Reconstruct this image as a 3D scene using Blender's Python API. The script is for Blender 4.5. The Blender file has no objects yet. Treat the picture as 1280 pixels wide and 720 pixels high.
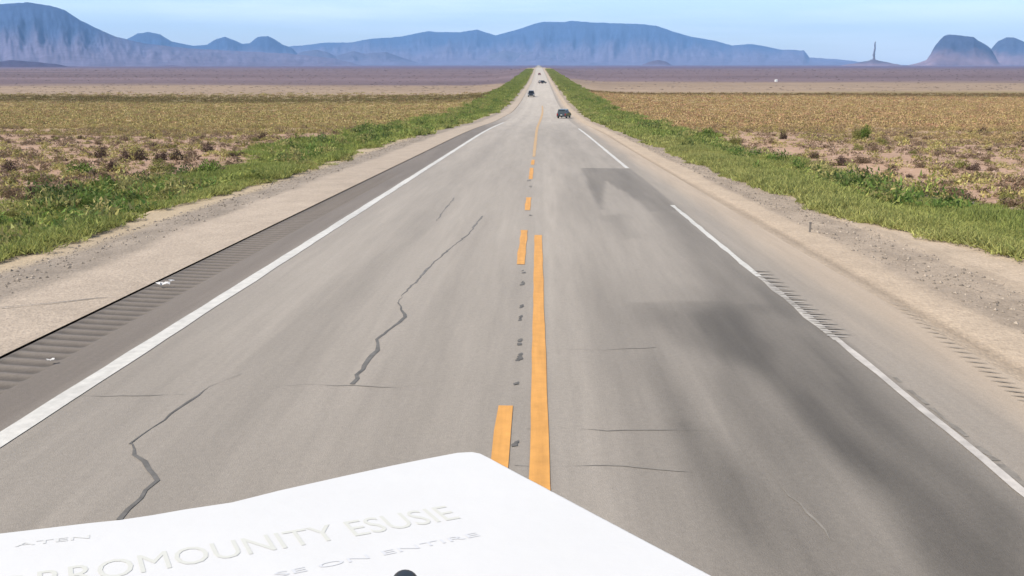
import bpy, bmesh, math, random
import numpy as np
R = math.radians
rng = np.random.default_rng(7); random.seed(7)
S = bpy.context.scene; COL = S.collection
PI = math.pi

# ------------------------------------------------------------------ camera
F = 1100.0; PITCH = math.atan(280 / F); YAW = math.atan(35 / F * math.cos(PITCH))
cam_d = bpy.data.cameras.new('camera'); cam = bpy.data.objects.new('camera', cam_d); COL.objects.link(cam)
cam_d.sensor_width = 36; cam_d.lens = F / 1280 * 36; cam_d.clip_start = 0.05; cam_d.clip_end = 120000
cam.rotation_euler = (PI / 2 - PITCH, 0, YAW); cam.location = (0, 0, 0)
S.camera = cam

# ------------------------------------------------------------------ light
SUN = np.array([-0.85, -0.30, 0.0]); SUN /= np.linalg.norm(SUN); EL = R(50)
SUNV = np.array([SUN[0] * math.cos(EL), SUN[1] * math.cos(EL), math.sin(EL)])
W = bpy.data.worlds.new('World'); S.world = W; W.use_nodes = True
wn = W.node_tree.nodes; wl = W.node_tree.links
sky = wn.new('ShaderNodeTexSky'); sky.sky_type = 'NISHITA'; sky.sun_disc = False
sky.sun_elevation = EL; sky.sun_rotation = math.atan2(SUN[0], SUN[1])
sky.altitude = 1300; sky.air_density = 1.0; sky.dust_density = 2.2; sky.ozone_density = 1.6
wn['Background'].inputs['Strength'].default_value = 0.135
tcw = wn.new('ShaderNodeTexCoord'); mpw = wn.new('ShaderNodeMapping'); mpw.inputs['Scale'].default_value = (2.2, 2.2, 26); wl.new(tcw.outputs['Generated'], mpw.inputs[0])
nzw = wn.new('ShaderNodeTexNoise'); nzw.inputs['Scale'].default_value = 1.6; nzw.inputs['Detail'].default_value = 6; wl.new(mpw.outputs[0], nzw.inputs['Vector'])
rgw = wn.new('ShaderNodeMapRange'); rgw.inputs['From Min'].default_value = .45; rgw.inputs['From Max'].default_value = .8; rgw.inputs['To Max'].default_value = .5; wl.new(nzw.outputs[0], rgw.inputs[0])
mxw = wn.new('ShaderNodeMix'); mxw.data_type = 'RGBA'; mxw.inputs[7].default_value = (7.5, 7.8, 8.0, 1); wl.new(rgw.outputs[0], mxw.inputs[0]); wl.new(sky.outputs[0], mxw.inputs[6])
wl.new(mxw.outputs[2], wn['Background'].inputs[0])
sd = bpy.data.lights.new('sun', 'SUN'); sd.energy = 4.2; sd.angle = R(0.5); sd.color = (1, 0.93, 0.82)
so = bpy.data.objects.new('sun', sd); COL.objects.link(so)
from mathutils import Vector, Matrix
so.rotation_euler = Vector(SUNV).to_track_quat('Z', 'Y').to_euler()
S.view_settings.view_transform = 'Standard'; S.view_settings.look = 'None'
S.view_settings.exposure = 0.75; S.view_settings.gamma = 1
S.render.engine = 'CYCLES'
S.cycles.volume_bounces = 0

# ------------------------------------------------------------------ helpers
def tag(o, label=None, cat=None, group=None, kind=None):
    if label: o['label'] = label
    if cat: o['category'] = cat
    if group: o['group'] = group
    if kind: o['kind'] = kind
    return o
def link(name, me, parent=None, loc=None):
    o = bpy.data.objects.new(name, me); COL.objects.link(o)
    if parent: o.parent = parent
    if loc is not None: o.location = loc
    return o
def npmesh(name, V, Fc, mat, smooth=False, cols=None, parent=None, attrs=None):
    V = np.asarray(V, np.float32).reshape(-1, 3); Fc = np.asarray(Fc, np.int32)
    me = bpy.data.meshes.new(name); n = Fc.shape[1]
    me.vertices.add(len(V)); me.vertices.foreach_set('co', V.ravel())
    me.loops.add(Fc.size); me.loops.foreach_set('vertex_index', Fc.ravel())
    me.polygons.add(len(Fc)); me.polygons.foreach_set('loop_start', np.arange(0, Fc.size, n, dtype=np.int32))
    me.update(calc_edges=True)
    me.polygons.foreach_set('use_smooth', np.full(len(Fc), bool(smooth)))
    if cols is not None:
        a = me.color_attributes.new('Col', 'FLOAT_COLOR', 'POINT')
        c = np.ones((len(V), 4), np.float32); c[:, :3] = cols; a.data.foreach_set('color', c.ravel())
    for k, v in (attrs or {}).items():
        a = me.attributes.new(k, 'FLOAT', 'POINT'); a.data.foreach_set('value', np.asarray(v, np.float32))
    if mat: me.materials.append(mat)
    me.validate()
    return link(name, me, parent)
def grid_faces(nr, nc):
    i = np.arange((nr - 1) * (nc - 1)); r = i // (nc - 1); c = i % (nc - 1); a = r * nc + c
    return np.stack([a, a + 1, a + nc + 1, a + nc], 1)
def frombm(name, bm, mat, parent=None, smooth=False):
    me = bpy.data.meshes.new(name); bmesh.ops.recalc_face_normals(bm, faces=bm.faces); bm.to_mesh(me); bm.free()
    if smooth: me.polygons.foreach_set('use_smooth', np.ones(len(me.polygons), bool))
    me.materials.append(mat); return link(name, me, parent)
def sm(a, b, x): t = np.clip((x - a) / (b - a), 0, 1); return t * t * (3 - 2 * t)
# value noise in numpy
_T = rng.random((256, 256))
def vn(x, y):
    x = np.asarray(x, float); y = np.asarray(y, float)
    xi = np.floor(x).astype(int); yi = np.floor(y).astype(int); fx = x - xi; fy = y - yi
    fx = fx * fx * (3 - 2 * fx); fy = fy * fy * (3 - 2 * fy)
    g = lambda a, b: _T[a % 256, b % 256]
    return (g(xi, yi) * (1 - fx) + g(xi + 1, yi) * fx) * (1 - fy) + (g(xi, yi + 1) * (1 - fx) + g(xi + 1, yi + 1) * fx) * fy
def fbm(x, y, o=4):
    s = 0; a = .5; t = 0
    for k in range(o): s = s + a * vn(x * 2 ** k + 17 * k, y * 2 ** k + 31 * k); t += a; a *= .5
    return s / t

# ------------------------------------------------------------------ pixel rays (used to read places off the plain)
def ray(x, y):
    a, b = (x - 640) / F, -(y - 360) / F
    d = np.array([a, math.cos(PITCH) + b * math.sin(PITCH), -math.sin(PITCH) + b * math.cos(PITCH)])
    c, s = math.cos(YAW), math.sin(YAW)
    return np.array([c * d[0] - s * d[1], s * d[0] + c * d[1], d[2]])

# ------------------------------------------------------------------ road and plain heights
_hd = np.array([-50, 0, 20, 40, 60, 75, 105, 157, 206, 251, 321, 472, 845, 1340, 1700, 2500, 60000.])
_hv = np.array([.9, 2.56, 3.25, 3.94, 4.62, 5.2, 6.5, 8.1, 8.8, 9.0, 9.1, 9.2, 7.7, 4.9, 7, 14, 22.])
_sd = np.array([-50, 0, 20, 40, 60, 75, 105, 157, 206, 251, 321, 472, 845, 1340, 2500, 5000, 10000, 60000.])
_sv = np.array([.9, 2.66, 3.4, 4.15, 4.9, 5.5, 6.8, 8.5, 9.4, 9.8, 10.2, 10.6, 11, 11.6, 13, 15, 17, 22.])
_xd = np.array([-50, 0, 75, 105, 157, 251, 472, 845, 1340, 2000, 60000.])
_xv = np.array([-.43, -.43, -.43, -.2, .3, .45, .75, .3, -1, -3, -100.])
def mk(xs, ys):
    t = np.linspace(np.log(60), np.log(60060), 4000); X = np.exp(t) - 60
    Y = np.interp(X, xs, ys); k = np.hanning(121); k /= k.sum()
    Ys = np.convolve(np.pad(Y, 60, 'edge'), k, 'valid')
    return lambda d: np.where(np.asarray(d) < 8, np.interp(d, xs, ys), np.interp(d, X, Ys)) if False else np.interp(d, np.concatenate([[-50], X]), np.concatenate([[np.interp(-50, xs, ys)], Ys]))
_rh = mk(_hd, _hv); _sh = mk(_sd, _sv); XC = mk(_xd, _xv)
def ZR(d): return -_rh(d)
def ZG(X, Y):
    u = np.abs(X - XC(Y)); k = sm(9, 26 + np.maximum(Y, 0) * .03, u)
    z = ZR(Y) * (1 - k) - _sh(Y) * k
    z = z - .25 * sm(5, 10, u) * (1 - sm(12, 18, u)) - .10 * sm(7, 12, u)
    near = 1 - sm(200, 900, np.abs(Y) + np.abs(X))
    z = z + (fbm(X * .12, Y * .12) - .5) * .35 * near * sm(8, 14, u)
    z = z + (fbm(X * .004 + 9, Y * .004) - .5) * 2.2 * sm(250, 900, Y) * sm(20, 80, u)
    return z
def hit(x, y, fn=None):
    d = ray(x, y); fn = fn or ZG
    t = np.exp(np.linspace(math.log(3), math.log(8000), 6000))
    X, Y, Z = d[0] * t, d[1] * t, d[2] * t
    i = np.argmax(Z < fn(X, Y)); return X[i], Y[i], float(fn(X[i], Y[i]))
def roadhit(x, y):
    X, Y, Z = hit(x, y, lambda X, Y: ZR(Y)); return X - float(XC(Y)), Y

# ------------------------------------------------------------------ materials
def mat(name, col=(.5, .5, .5), rough=.8, metal=0, nscale=None, namt=.15, bump=0, bscale=60, attr=False, spec=.3, coat=0, trans=0, mult=None, fine=None):
    m = bpy.data.materials.new(name); m.use_nodes = True; nt = m.node_tree; N = nt.nodes; L = nt.links
    b = N['Principled BSDF']; b.inputs['Roughness'].default_value = rough; b.inputs['Metallic'].default_value = metal
    b.inputs['Specular IOR Level'].default_value = spec; b.inputs['Coat Weight'].default_value = coat
    b.inputs['Base Color'].default_value = (*col, 1)
    src = None
    if attr:
        a = N.new('ShaderNodeAttribute'); a.attribute_name = 'Col'; src = a.outputs['Color']
    tc = N.new('ShaderNodeTexCoord')
    def mulnoise(src, scale, amt, detail=5):
        mp = N.new('ShaderNodeMapping'); L.new(tc.outputs['Object'], mp.inputs[0])
        if isinstance(scale, tuple): mp.inputs['Scale'].default_value = scale; sc = 1
        else: sc = scale
        n = N.new('ShaderNodeTexNoise'); n.inputs['Scale'].default_value = sc; n.inputs['Detail'].default_value = detail; n.inputs['Roughness'].default_value = .65
        L.new(mp.outputs[0], n.inputs['Vector'])
        r = N.new('ShaderNodeMapRange'); r.inputs['From Min'].default_value = .3; r.inputs['From Max'].default_value = .7
        r.inputs['To Min'].default_value = 1 - amt; r.inputs['To Max'].default_value = 1 + amt; L.new(n.outputs[0], r.inputs[0])
        mx = N.new('ShaderNodeMix'); mx.data_type = 'RGBA'; mx.blend_type = 'MULTIPLY'; mx.inputs[0].default_value = 1
        if src is None: mx.inputs[6].default_value = (*col, 1)
        else: L.new(src, mx.inputs[6])
        L.new(r.outputs[0], mx.inputs[7]); return mx.outputs[2]
    if nscale is not None: src = mulnoise(src, nscale, namt)
    for s, a in (mult or []): src = mulnoise(src, s, a)
    if src is not None: L.new(src, b.inputs['Base Color'])
    if bump:
        n = N.new('ShaderNodeTexNoise'); n.inputs['Scale'].default_value = bscale; n.inputs['Detail'].default_value = 4
        L.new(tc.outputs['Object'], n.inputs['Vector'])
        bp = N.new('ShaderNodeBump'); bp.inputs['Strength'].default_value = 1; bp.inputs['Distance'].default_value = bump
        L.new(n.outputs[0], bp.inputs['Height']); L.new(bp.outputs[0], b.inputs['Normal'])
    if trans:
        t = N.new('ShaderNodeBsdfTranslucent'); ms = N.new('ShaderNodeMixShader'); ms.inputs[0].default_value = trans
        if src is not None: L.new(src, t.inputs[0])
        else: t.inputs[0].default_value = (*col, 1)
        L.new(b.outputs[0], ms.inputs[1]); L.new(t.outputs[0], ms.inputs[2]); L.new(ms.outputs[0], N['Material Output'].inputs[0])
    return m
M = {}
M['soil'] = mat('soil', rough=.95, attr=True, nscale=2.2, namt=.24, bump=.05, bscale=2.5, mult=[(.09, .14), ((.012, .05, 1), .12)], spec=.1)
M['asphalt'] = mat('asphalt', rough=.82, attr=True, nscale=70, namt=.10, bump=.004, bscale=120, mult=[((2.2, .14, 1), .09), ((9, .5, 1), .05), (24, .07)], spec=.25)
M['verge'] = mat('verge_gravel', rough=.95, attr=True, nscale=14, namt=.16, bump=.02, bscale=22, mult=[(1.3, .10)], spec=.1)
M['white'] = mat('road_paint_white', (.40, .38, .34), .7, nscale=9, namt=.14, mult=[((3, .4, 1), .12)])
M['whiteworn'] = mat('road_paint_worn', (.29, .265, .23), .8, nscale=5, namt=.3, mult=[((3, .8, 1), .2)])
M['whitemid'] = mat('road_paint_dusty', (.34, .31, .275), .8, nscale=6, namt=.2, mult=[((3, .8, 1), .15)])
M['yellow'] = mat('road_paint_yellow', (.44, .215, .052), .7, nscale=8, namt=.10, mult=[((14, .8, 1), .12)])
M['yellowworn'] = mat('road_paint_yellow_worn', (.34, .225, .115), .8, nscale=5, namt=.2)
M['tar'] = mat('crack_tar', (.095, .088, .078), .8, nscale=8, namt=.3)
M['hair'] = mat('crack_fine', (.125, .117, .105), .9, nscale=8, namt=.3)
M['grass'] = mat('grass_blades', rough=.75, attr=True, spec=.15, trans=.38)
M['leaf'] = mat('scrub_leaves', rough=.8, attr=True, spec=.12, trans=.25)
M['stone'] = mat('stone', (.24, .20, .165), .95, attr=True)
M['rock'] = mat('mountain_rock', rough=1, attr=True, nscale=.003, namt=.18, mult=[(.012, .12)], spec=.05)

# ------------------------------------------------------------------ ground sheet
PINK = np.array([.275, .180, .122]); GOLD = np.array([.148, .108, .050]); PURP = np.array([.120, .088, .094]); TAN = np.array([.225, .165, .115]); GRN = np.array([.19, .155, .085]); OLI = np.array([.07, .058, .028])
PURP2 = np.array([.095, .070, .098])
def belt(u, Y):      # how far inside the green roadside belt
    lo = np.interp(Y, [14, 24, 50, 100, 250], [10.9, 12.0, 13.0, 14.6, 15.5]); li = np.interp(Y, [10, 16, 40], [8.6, 8.0, 7.6])
    ri = np.interp(Y, [12, 14, 20, 32, 44, 215], [8.5, 8.0, 6.9, 6.3, 6.2, 7.0]); ro = np.interp(Y, [20, 40, 100, 250], [11.0, 11.2, 13.0, 15.5])
    L = sm(-li, -li - 1, u + (fbm(Y * .25, u * .1) - .5) * 2.2) * (1 - sm(-lo, -lo - 2.4, u + (fbm(Y * .15 + 5, u * .15) - .5) * 5))
    Rr = sm(ri, ri + .8, u + (fbm(Y * .3 + 40, u * .1) - .5) * 1.4) * (1 - sm(ro, ro + 1.8, u + (fbm(Y * .15 + 77, u * .15) - .5) * 3.5))
    return L + Rr
def zones(X, Y):
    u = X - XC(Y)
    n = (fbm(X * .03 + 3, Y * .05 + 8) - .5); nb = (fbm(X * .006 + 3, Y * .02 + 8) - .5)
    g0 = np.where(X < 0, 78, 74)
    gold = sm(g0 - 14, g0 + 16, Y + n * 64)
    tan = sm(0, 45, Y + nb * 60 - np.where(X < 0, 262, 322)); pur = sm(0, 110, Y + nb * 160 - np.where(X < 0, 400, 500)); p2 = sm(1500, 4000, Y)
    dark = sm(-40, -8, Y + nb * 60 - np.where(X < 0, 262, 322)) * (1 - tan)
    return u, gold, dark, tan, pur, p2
def gcol(X, Y):
    u, gold, dark, tan, pur, p2 = zones(X, Y)
    c = np.broadcast_to(PINK, X.shape + (3,)).copy()
    mix = lambda c, k, b: c * (1 - k[..., None]) + b * k[..., None]
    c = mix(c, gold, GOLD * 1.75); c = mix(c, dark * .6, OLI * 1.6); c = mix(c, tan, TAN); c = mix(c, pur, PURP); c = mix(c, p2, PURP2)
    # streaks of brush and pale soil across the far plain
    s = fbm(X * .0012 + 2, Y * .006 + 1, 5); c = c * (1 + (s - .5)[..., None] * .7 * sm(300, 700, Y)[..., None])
    c = mix(c, np.clip(belt(u, Y), 0, 1), GRN)
    # dark debris in the right-hand ditch
    d = sm(10.6, 11.4, u + (fbm(Y * .2, u * 0) - .5) * 1.5) * (1 - sm(12.2, 13.2, u)) * sm(14, 20, Y) * (1 - sm(70, 110, Y))
    c = mix(c, d * .6, np.array([.06, .052, .045]))
    k = (1 - sm(8, 10, np.abs(u)))
    c = mix(c, k, np.array([.27, .22, .165]))
    return c
Yg = np.concatenate([np.arange(-30, 60, .6), 60 + (np.exp(np.linspace(0, math.log(26000 / 18), 290)) - 1) * 18])
xg = np.concatenate([np.arange(0, 22, .5), 22 + (np.exp(np.linspace(0, math.log(20000 / 14), 185)) - 1) * 14])
Xu = np.concatenate([-xg[::-1], xg[1:]])
UX, YY = np.meshgrid(Xu, Yg); XX = UX + XC(YY)
ZZ = ZG(XX, YY) - .30 * (1 - sm(7.4, 9.2, np.abs(UX)))
far = sm(14000, 24000, np.hypot(XX, YY)); ZZ = ZZ * (1 - far) - 25 * far
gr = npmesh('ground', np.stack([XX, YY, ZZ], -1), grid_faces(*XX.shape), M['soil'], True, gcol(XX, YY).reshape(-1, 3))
tag(gr, kind='structure')

# ------------------------------------------------------------------ road surfaces
def strip(name, u0, u1, du, Ys, lift, colf, m, zf=None):
    us = np.arange(u0, u1 + 1e-6, du); U, Y = np.meshgrid(us, Ys)
    Z = ZR(Y) + lift + (zf(U, Y) if zf is not None else 0)
    o = npmesh(name, np.stack([U + XC(Y), Y, Z], -1), grid_faces(*U.shape), m, True, colf(U, Y).reshape(-1, 3))
    return tag(o, kind='structure')
ASP = np.array([.232, .203, .168])
def poly(U, Y, pts, soft, wb=1):
    P = np.array([roadhit(*p) for p in pts]); x = U.ravel(); y = Y.ravel()
    wob = (fbm(x * .9, y * .5) - .5); x = x + wob * .5 * wb; y = y + wob * 1.6 * wb
    ins = np.zeros(x.shape, bool); dist = np.full(x.shape, 1e9); n = len(P)
    for i in range(n):
        a, b = P[i], P[(i + 1) % n]
        c = ((a[1] > y) != (b[1] > y)) & (x < (b[0] - a[0]) * (y - a[1]) / (b[1] - a[1] + 1e-12) + a[0]); ins ^= c
        e = b - a; t = np.clip(((x - a[0]) * e[0] + (y - a[1]) * e[1]) / (e @ e + 1e-9), 0, 1)
        dist = np.minimum(dist, np.hypot(x - a[0] - t * e[0], y - a[1] - t * e[1]))
    s = np.where(ins, dist, -dist); return sm(-soft, soft, s).reshape(U.shape)
def roadcol(U, Y):
    c = np.broadcast_to(ASP, U.shape + (3,)).copy()
    v = 1 + (fbm(U * .5, Y * .05) - .5) * .22
    # polished wheel paths of both lanes, a warmer newer strip beside the centre
    for w in (-2.9, -1.2, 1.3, 2.75): v = v + .05 * np.exp(-((U - w) / .35) ** 2)
    v = v * (1 - .07 * np.exp(-((U + 2.05) / .3) ** 2))
    v = v + .09 * sm(.5, .56, U) * (1 - sm(.92, .98, U + .05 * np.floor(Y / 3.2) % 2 * .2)) * (1 - sm(30, 40, Y))
    v = v + .06 * sm(18, 50, Y) + .22 * sm(50, 140, Y) + .12 * sm(140, 300, Y)  # paler with distance: grazing sheen put into the asphalt colour
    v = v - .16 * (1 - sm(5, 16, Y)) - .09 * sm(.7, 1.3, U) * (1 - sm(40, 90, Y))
    st0 = (fbm(U * 2.2 + 3, Y * .16 + 4, 4) - .5); v = v + st0 * .24 * (.45 + .55 * sm(.3, 1.0, U))
    st = np.zeros(U.shape)
    A = poly(U, Y, [(726, 210), (793, 210), (850, 262), (812, 264), (782, 240), (757, 226), (752, 262), (742, 245)], .07, .25) * .32
    A2 = poly(U, Y, [(757, 270), (775, 268), (800, 300), (780, 300)], .3) * .16
    B = poly(U, Y, [(800, 215), (848, 258), (950, 348), (1047, 425), (1120, 485), (1290, 622), (1300, 760), (1180, 720), (1090, 600), (980, 520), (910, 430), (880, 372), (850, 310), (820, 270)], .30) * .30
    Cc = poly(U, Y, [(795, 379), (890, 378), (960, 380), (1080, 455), (1130, 560), (1080, 600), (980, 500), (900, 462), (845, 430)], .34) * .27 * sm(0, .10, roadhit(900, 377)[1] - Y + (vn(U * 1.5, U * 0) - .5) * .25)
    D = poly(U, Y, [(840, 540), (870, 545), (940, 600), (960, 680), (920, 670), (880, 590)], .2) * .2
    st = np.maximum(np.maximum(A, A2), np.maximum(B, Cc)) + .3 * np.minimum(B, Cc); st = 1 - (1 - st) * (1 - D)
    st = st * (.66 + .72 * fbm(U * 3.0 + 5, Y * .30, 5))
    st = st + .10 * sm(1.0, 1.6, U) * (1 - sm(9, 14, Y)) * sm(.45, .7, fbm(U * 1.6 + 21, Y * .28, 4)) * 2
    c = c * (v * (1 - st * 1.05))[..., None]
    # sandy worn edge beyond the right line, dark fresh seal beyond the left line
    rs = sm(3.72, 3.80, U) * (1 - .45 * (1 - sm(60, 110, Y)) * 0)
    sand = np.array([.31, .247, .182]); k = sm(3.9, 4.75, U + (fbm(U * 2, Y * .2) - .5) * .5)
    c2 = np.array([.215, .185, .15]) * (1 - k[..., None]) + sand * k[..., None]
    c = c * (1 - rs[..., None]) + c2 * rs[..., None]
    ls = 1 - sm(-3.82, -3.76, U); fade = 1 - .85 * sm(60, 140, Y)
    dk = np.array([.135, .113, .092]) * (1 + (fbm(U * 1.5, Y * .15) - .5)[..., None] * .25)
    c = c * (1 - (ls * fade)[..., None]) + dk * (ls * fade)[..., None]
    return c
Yn = np.concatenate([np.arange(-12, 40, .12), np.arange(40, 120, .5), np.arange(120, 500, 3), np.arange(500, 1500, 12)])
def crown(U, Y): return -.015 * np.abs(U) * .3
def rroad(U, Y):       # milled grooves of the left rumble strip and of the worn one by the right line
    g = np.zeros(U.shape); return crown(U, Y)
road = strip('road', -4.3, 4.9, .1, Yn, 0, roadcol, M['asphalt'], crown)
# rumble strip milled into the left shoulder (real grooves)
def rumz(U, Y):
    s = (Y + U * .18) / .225; g = np.clip(np.sin(s * 2 * PI) * 1.6, -1, 1) * .5 + .5
    k = sm(-4.30, -4.36, U) * sm(-4.97, -4.88, U) * (1 - sm(24, 34, Y))
    return crown(U, Y) - .020 * g * k - .02 * sm(-4.97, -5.0, U)
def rumc(U, Y):
    c = roadcol(U, Y); s = (Y + U * .18) / .225; g = np.clip(np.sin(s * 2 * PI) * 1.6, -1, 1) * .5 + .5  # shade inside the grooves is also put into the colour
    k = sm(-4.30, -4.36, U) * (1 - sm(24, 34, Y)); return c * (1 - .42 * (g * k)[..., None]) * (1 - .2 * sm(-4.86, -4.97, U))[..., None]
Yr = np.concatenate([np.arange(-2, 36, .0375), np.arange(36, 120, .5), np.arange(120, 500, 3), np.arange(500, 1500, 12)])
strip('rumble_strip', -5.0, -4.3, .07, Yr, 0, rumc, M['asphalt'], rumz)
def lshc(U, Y):
    c = np.array([.300, .245, .190]) * (1 + (fbm(U * .8, Y * .1) - .5) * .16)[..., None]
    g = sm(-6.5, -6.9, U + (fbm(Y * .4, U) - .5) * .8)
    c = c * (1 - g[..., None]) + np.array([.215, .178, .140]) * (.8 + .4 * fbm(U * 3, Y * 1.4))[..., None] * g[..., None]
    y = sm(-7.5, -7.9, U + (fbm(Y * .4 + 4, U) - .5) * .6); c = c * (1 - y[..., None]) + np.array([.31, .245, .165]) * y[..., None]
    return c
def lshz(U, Y): return crown(U, Y) - .03 - .012 * np.abs(U + 5) - .4 * sm(-8.7, -9.6, U) + (fbm(U * 3, Y * 2) - .5) * .06 * sm(-6.6, -7.2, U)
strip('left_shoulder', -9.7, -5.0, .14, Yn, 0, lshc, M['verge'], lshz)
def rshc(U, Y):
    c = np.array([.335, .264, .192]) * (1 + (fbm(U * .8 + 9, Y * .1) - .5) * .14)[..., None]
    rut = np.exp(-((U - 5.05 - .08 * np.sin(Y * .12)) / .10) ** 2) + .5 * np.exp(-((U - 7.25) / .12) ** 2) * sm(0, 8, Y)
    c = c * (1 - .30 * rut[..., None] * (1 - sm(60, 100, Y))[..., None])
    g = sm(5.75, 6.0, U + (fbm(Y * .35 + 3, U) - .5) * .5) * (1 - sm(6.8, 7.1, U + (fbm(Y * .35 + 30, U) - .5) * .5))
    c = c * (1 - g[..., None]) + np.array([.25, .20, .15]) * (.75 + .5 * fbm(U * 3, Y * 1.6))[..., None] * g[..., None]
    return c
def rshz(U, Y): return crown(U, Y) - .004 - .012 * np.abs(U - 4.9) - .4 * sm(8.7, 9.6, U) + (fbm(U * 3, Y * 2) - .5) * .05 * sm(5.6, 6.2, U) - .035 * np.exp(-((U - 5.05 - .08 * np.sin(Y * .12)) / .12) ** 2) * (1 + .3 * np.sin(Y * 2 * PI / .22) * (1 - sm(10, 12, Y)) * sm(5, 6, Y) )
strip('right_shoulder', 4.9, 9.7, .12, np.concatenate([np.arange(-12, 16, .055), Yn[Yn > 16]]), 0, rshc, M['verge'], rshz)

# ------------------------------------------------------------------ painted lines
def ribbon(name, pts, m, lift=.006, step=.4, wob=0):
    """pts: list of (u, Y, width)"""
    us = []; P = np.array(pts, float)
    Ln = np.concatenate([[0], np.cumsum(np.hypot(np.diff(P[:, 0]), np.diff(P[:, 1])))])
    n = max(2, int(Ln[-1] / step)); t = np.concatenate([Ln, np.linspace(0, Ln[-1], n)]); t = np.unique(t)
    u = np.interp(t, Ln, P[:, 0]); y = np.interp(t, Ln, P[:, 1]); w = np.interp(t, Ln, P[:, 2])
    du = np.gradient(u, t); dy = np.gradient(y, t); l = np.hypot(du, dy) + 1e-9; nx, ny = dy / l, -du / l
    a = (vn(t * 3, t * 0 + 3) - .5) * wob; b = (vn(t * 3, t * 0 + 9) - .5) * wob
    A = np.stack([u - nx * (w / 2 + a), y - ny * (w / 2 + a)], 1); B = np.stack([u + nx * (w / 2 + b), y + ny * (w / 2 + b)], 1)
    Q = np.stack([A, B], 1).reshape(-1, 2)
    V = np.stack([Q[:, 0] + XC(Q[:, 1]), Q[:, 1], ZR(Q[:, 1]) + crown(Q[:, 0], Q[:, 1]) + lift], 1)
    return V, grid_faces(len(t), 2)
def multi(name, lst, m, kind='structure'):
    Vs, Fs = [], []; o = 0
    for V, Fc in lst: Vs.append(V); Fs.append(Fc + o); o += len(V)
    return tag(npmesh(name, np.concatenate(Vs), np.concatenate(Fs), m), kind=kind)
far_steps = [(0, 0)]
def line(name, u, y0, y1, w, m, lift=.006, wob=.012, grow=0):
    ys = np.concatenate([np.arange(y0, min(y1, 60), .5), np.arange(60, y1, 4) if y1 > 60 else [], [y1]])
    ys = ys[ys >= y0]
    return ribbon(name, [(u, y, w * (1 + grow * max(0, y - 40) / 100)) for y in ys], m, lift, 1.0, wob)
multi('left_edge_line', [line('', -3.68, -8, 98, .19, None, .006, .02, .2)], M['white'])
yb = [roadhit(793, 210)[1], roadhit(845, 256)[1], roadhit(952, 345)[1], roadhit(1050, 424)[1]]
multi('right_edge_line', [line('', 3.65, yb[2], yb[1], .10, None, .006, .03), line('', 3.65, yb[0], 74, .14, None, .006, .02, .3)], M['white'])
multi('right_edge_line', [line('', 3.67, -8, yb[3], .075, None, .006, .03)], M['whitemid'])
multi('worn_edge_line', [line('', 3.66, yb[3], yb[2], .10, None, .005, .05)], M['whiteworn'])
def dash(x, yt, yb_, w):
    a = roadhit(x, yb_); b = roadhit(x, yt); u = (a[0] + b[0]) / 2
    return ribbon('', [(u, a[1], w), (u, b[1], w)], None, .006, .4, .02)
ud = [roadhit(x, y) for x, y in ((628, 545), (653, 310), (660, 255), (664, 217), (666, 203))]
sy = roadhit(672, 294)[1]
multi('centre_line', [ribbon('', [(.485, -8, .14), (.42, sy, .14)], None, .006, .5, .012)], M['yellow'])
dl = []
for (u, y), (yt, yb_) in zip(ud, ((508, 620), (288, 331), (247, 263), (210, 224), (200, 206))):
    a, b = roadhit(660, yb_)[1], roadhit(660, yt)[1]; dl.append(ribbon('', [(u, a, .13), (u, b, .13)], None, .006, .4, .025))
multi('centre_dash', dl, M['yellow'])
u0 = ud[-1][0]
multi('far_centre_line', [ribbon('', [(u0 + .02, roadhit(667, 196)[1], .13), (u0 + .05, 80, .2), (u0 + .1, 130, .3), (.2, 190, .3)], None, .008, 2, .03)], M['yellowworn'])

# cracks, patches and wear traced on the asphalt
def crack(px, w0, w1, wob=.02):
    P = [roadhit(*p) for p in px]; n = len(P); out = []
    for i, (u, y) in enumerate(P): out.append((u, y, w0 + (w1 - w0) * i / (n - 1)))
    # fractal jitter
    Q = []
    for i in range(n - 1):
        a, b = np.array(out[i]), np.array(out[i + 1]); k = max(2, int(np.hypot(*(b - a)[:2]) / .12))
        for j in range(k):
            q = a + (b - a) * j / k; q[:2] += (random.random() - .5) * .035; Q.append(q)
    Q.append(np.array(out[-1])); return ribbon('', Q, None, .004, .5, wob)
multi('road_crack', [
    crack([(150, 648), (175, 622), (196, 600), (190, 585), (172, 566), (165, 553)], .045, .022),
    crack([(165, 553), (190, 534), (215, 516), (245, 494), (262, 482)], .022, .014),
    crack([(440, 480), (452, 462), (474, 434), (470, 424), (490, 410), (507, 396), (497, 378)], .05, .03),
], M['tar'])
multi('fine_road_crack', [
    crack([(262, 482), (285, 473), (302, 466)], .012, .006),
    crack([(497, 378), (505, 366), (518, 354)], .016, .014), crack([(518, 354), (530, 340), (545, 325), (566, 308)], .035, .02), crack([(566, 308), (585, 293), (603, 270)], .02, .035),
    crack([(545, 276), (560, 257), (568, 247)], .02, .02),
], M['hair'])
M['faint'] = mat('crack_faint', (.165, .148, .125), .9, nscale=8, namt=.2)
multi('fine_road_crack', [
    crack([(330, 482), (400, 480), (440, 482), (500, 484), (560, 476), (600, 478)], .006, .010), crack([(40, 492), (130, 494), (230, 492)], .008, .006),
    crack([(655, 537), (700, 536), (760, 538), (850, 536), (930, 540)], .012, .008), crack([(640, 583), (700, 584), (780, 582), (870, 590)], .012, .01),
    crack([(690, 436), (740, 438), (820, 434)], .008, .006), crack([(940, 570), (1010, 640), (1050, 690)], .008, .012),
], M['faint'])
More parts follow.
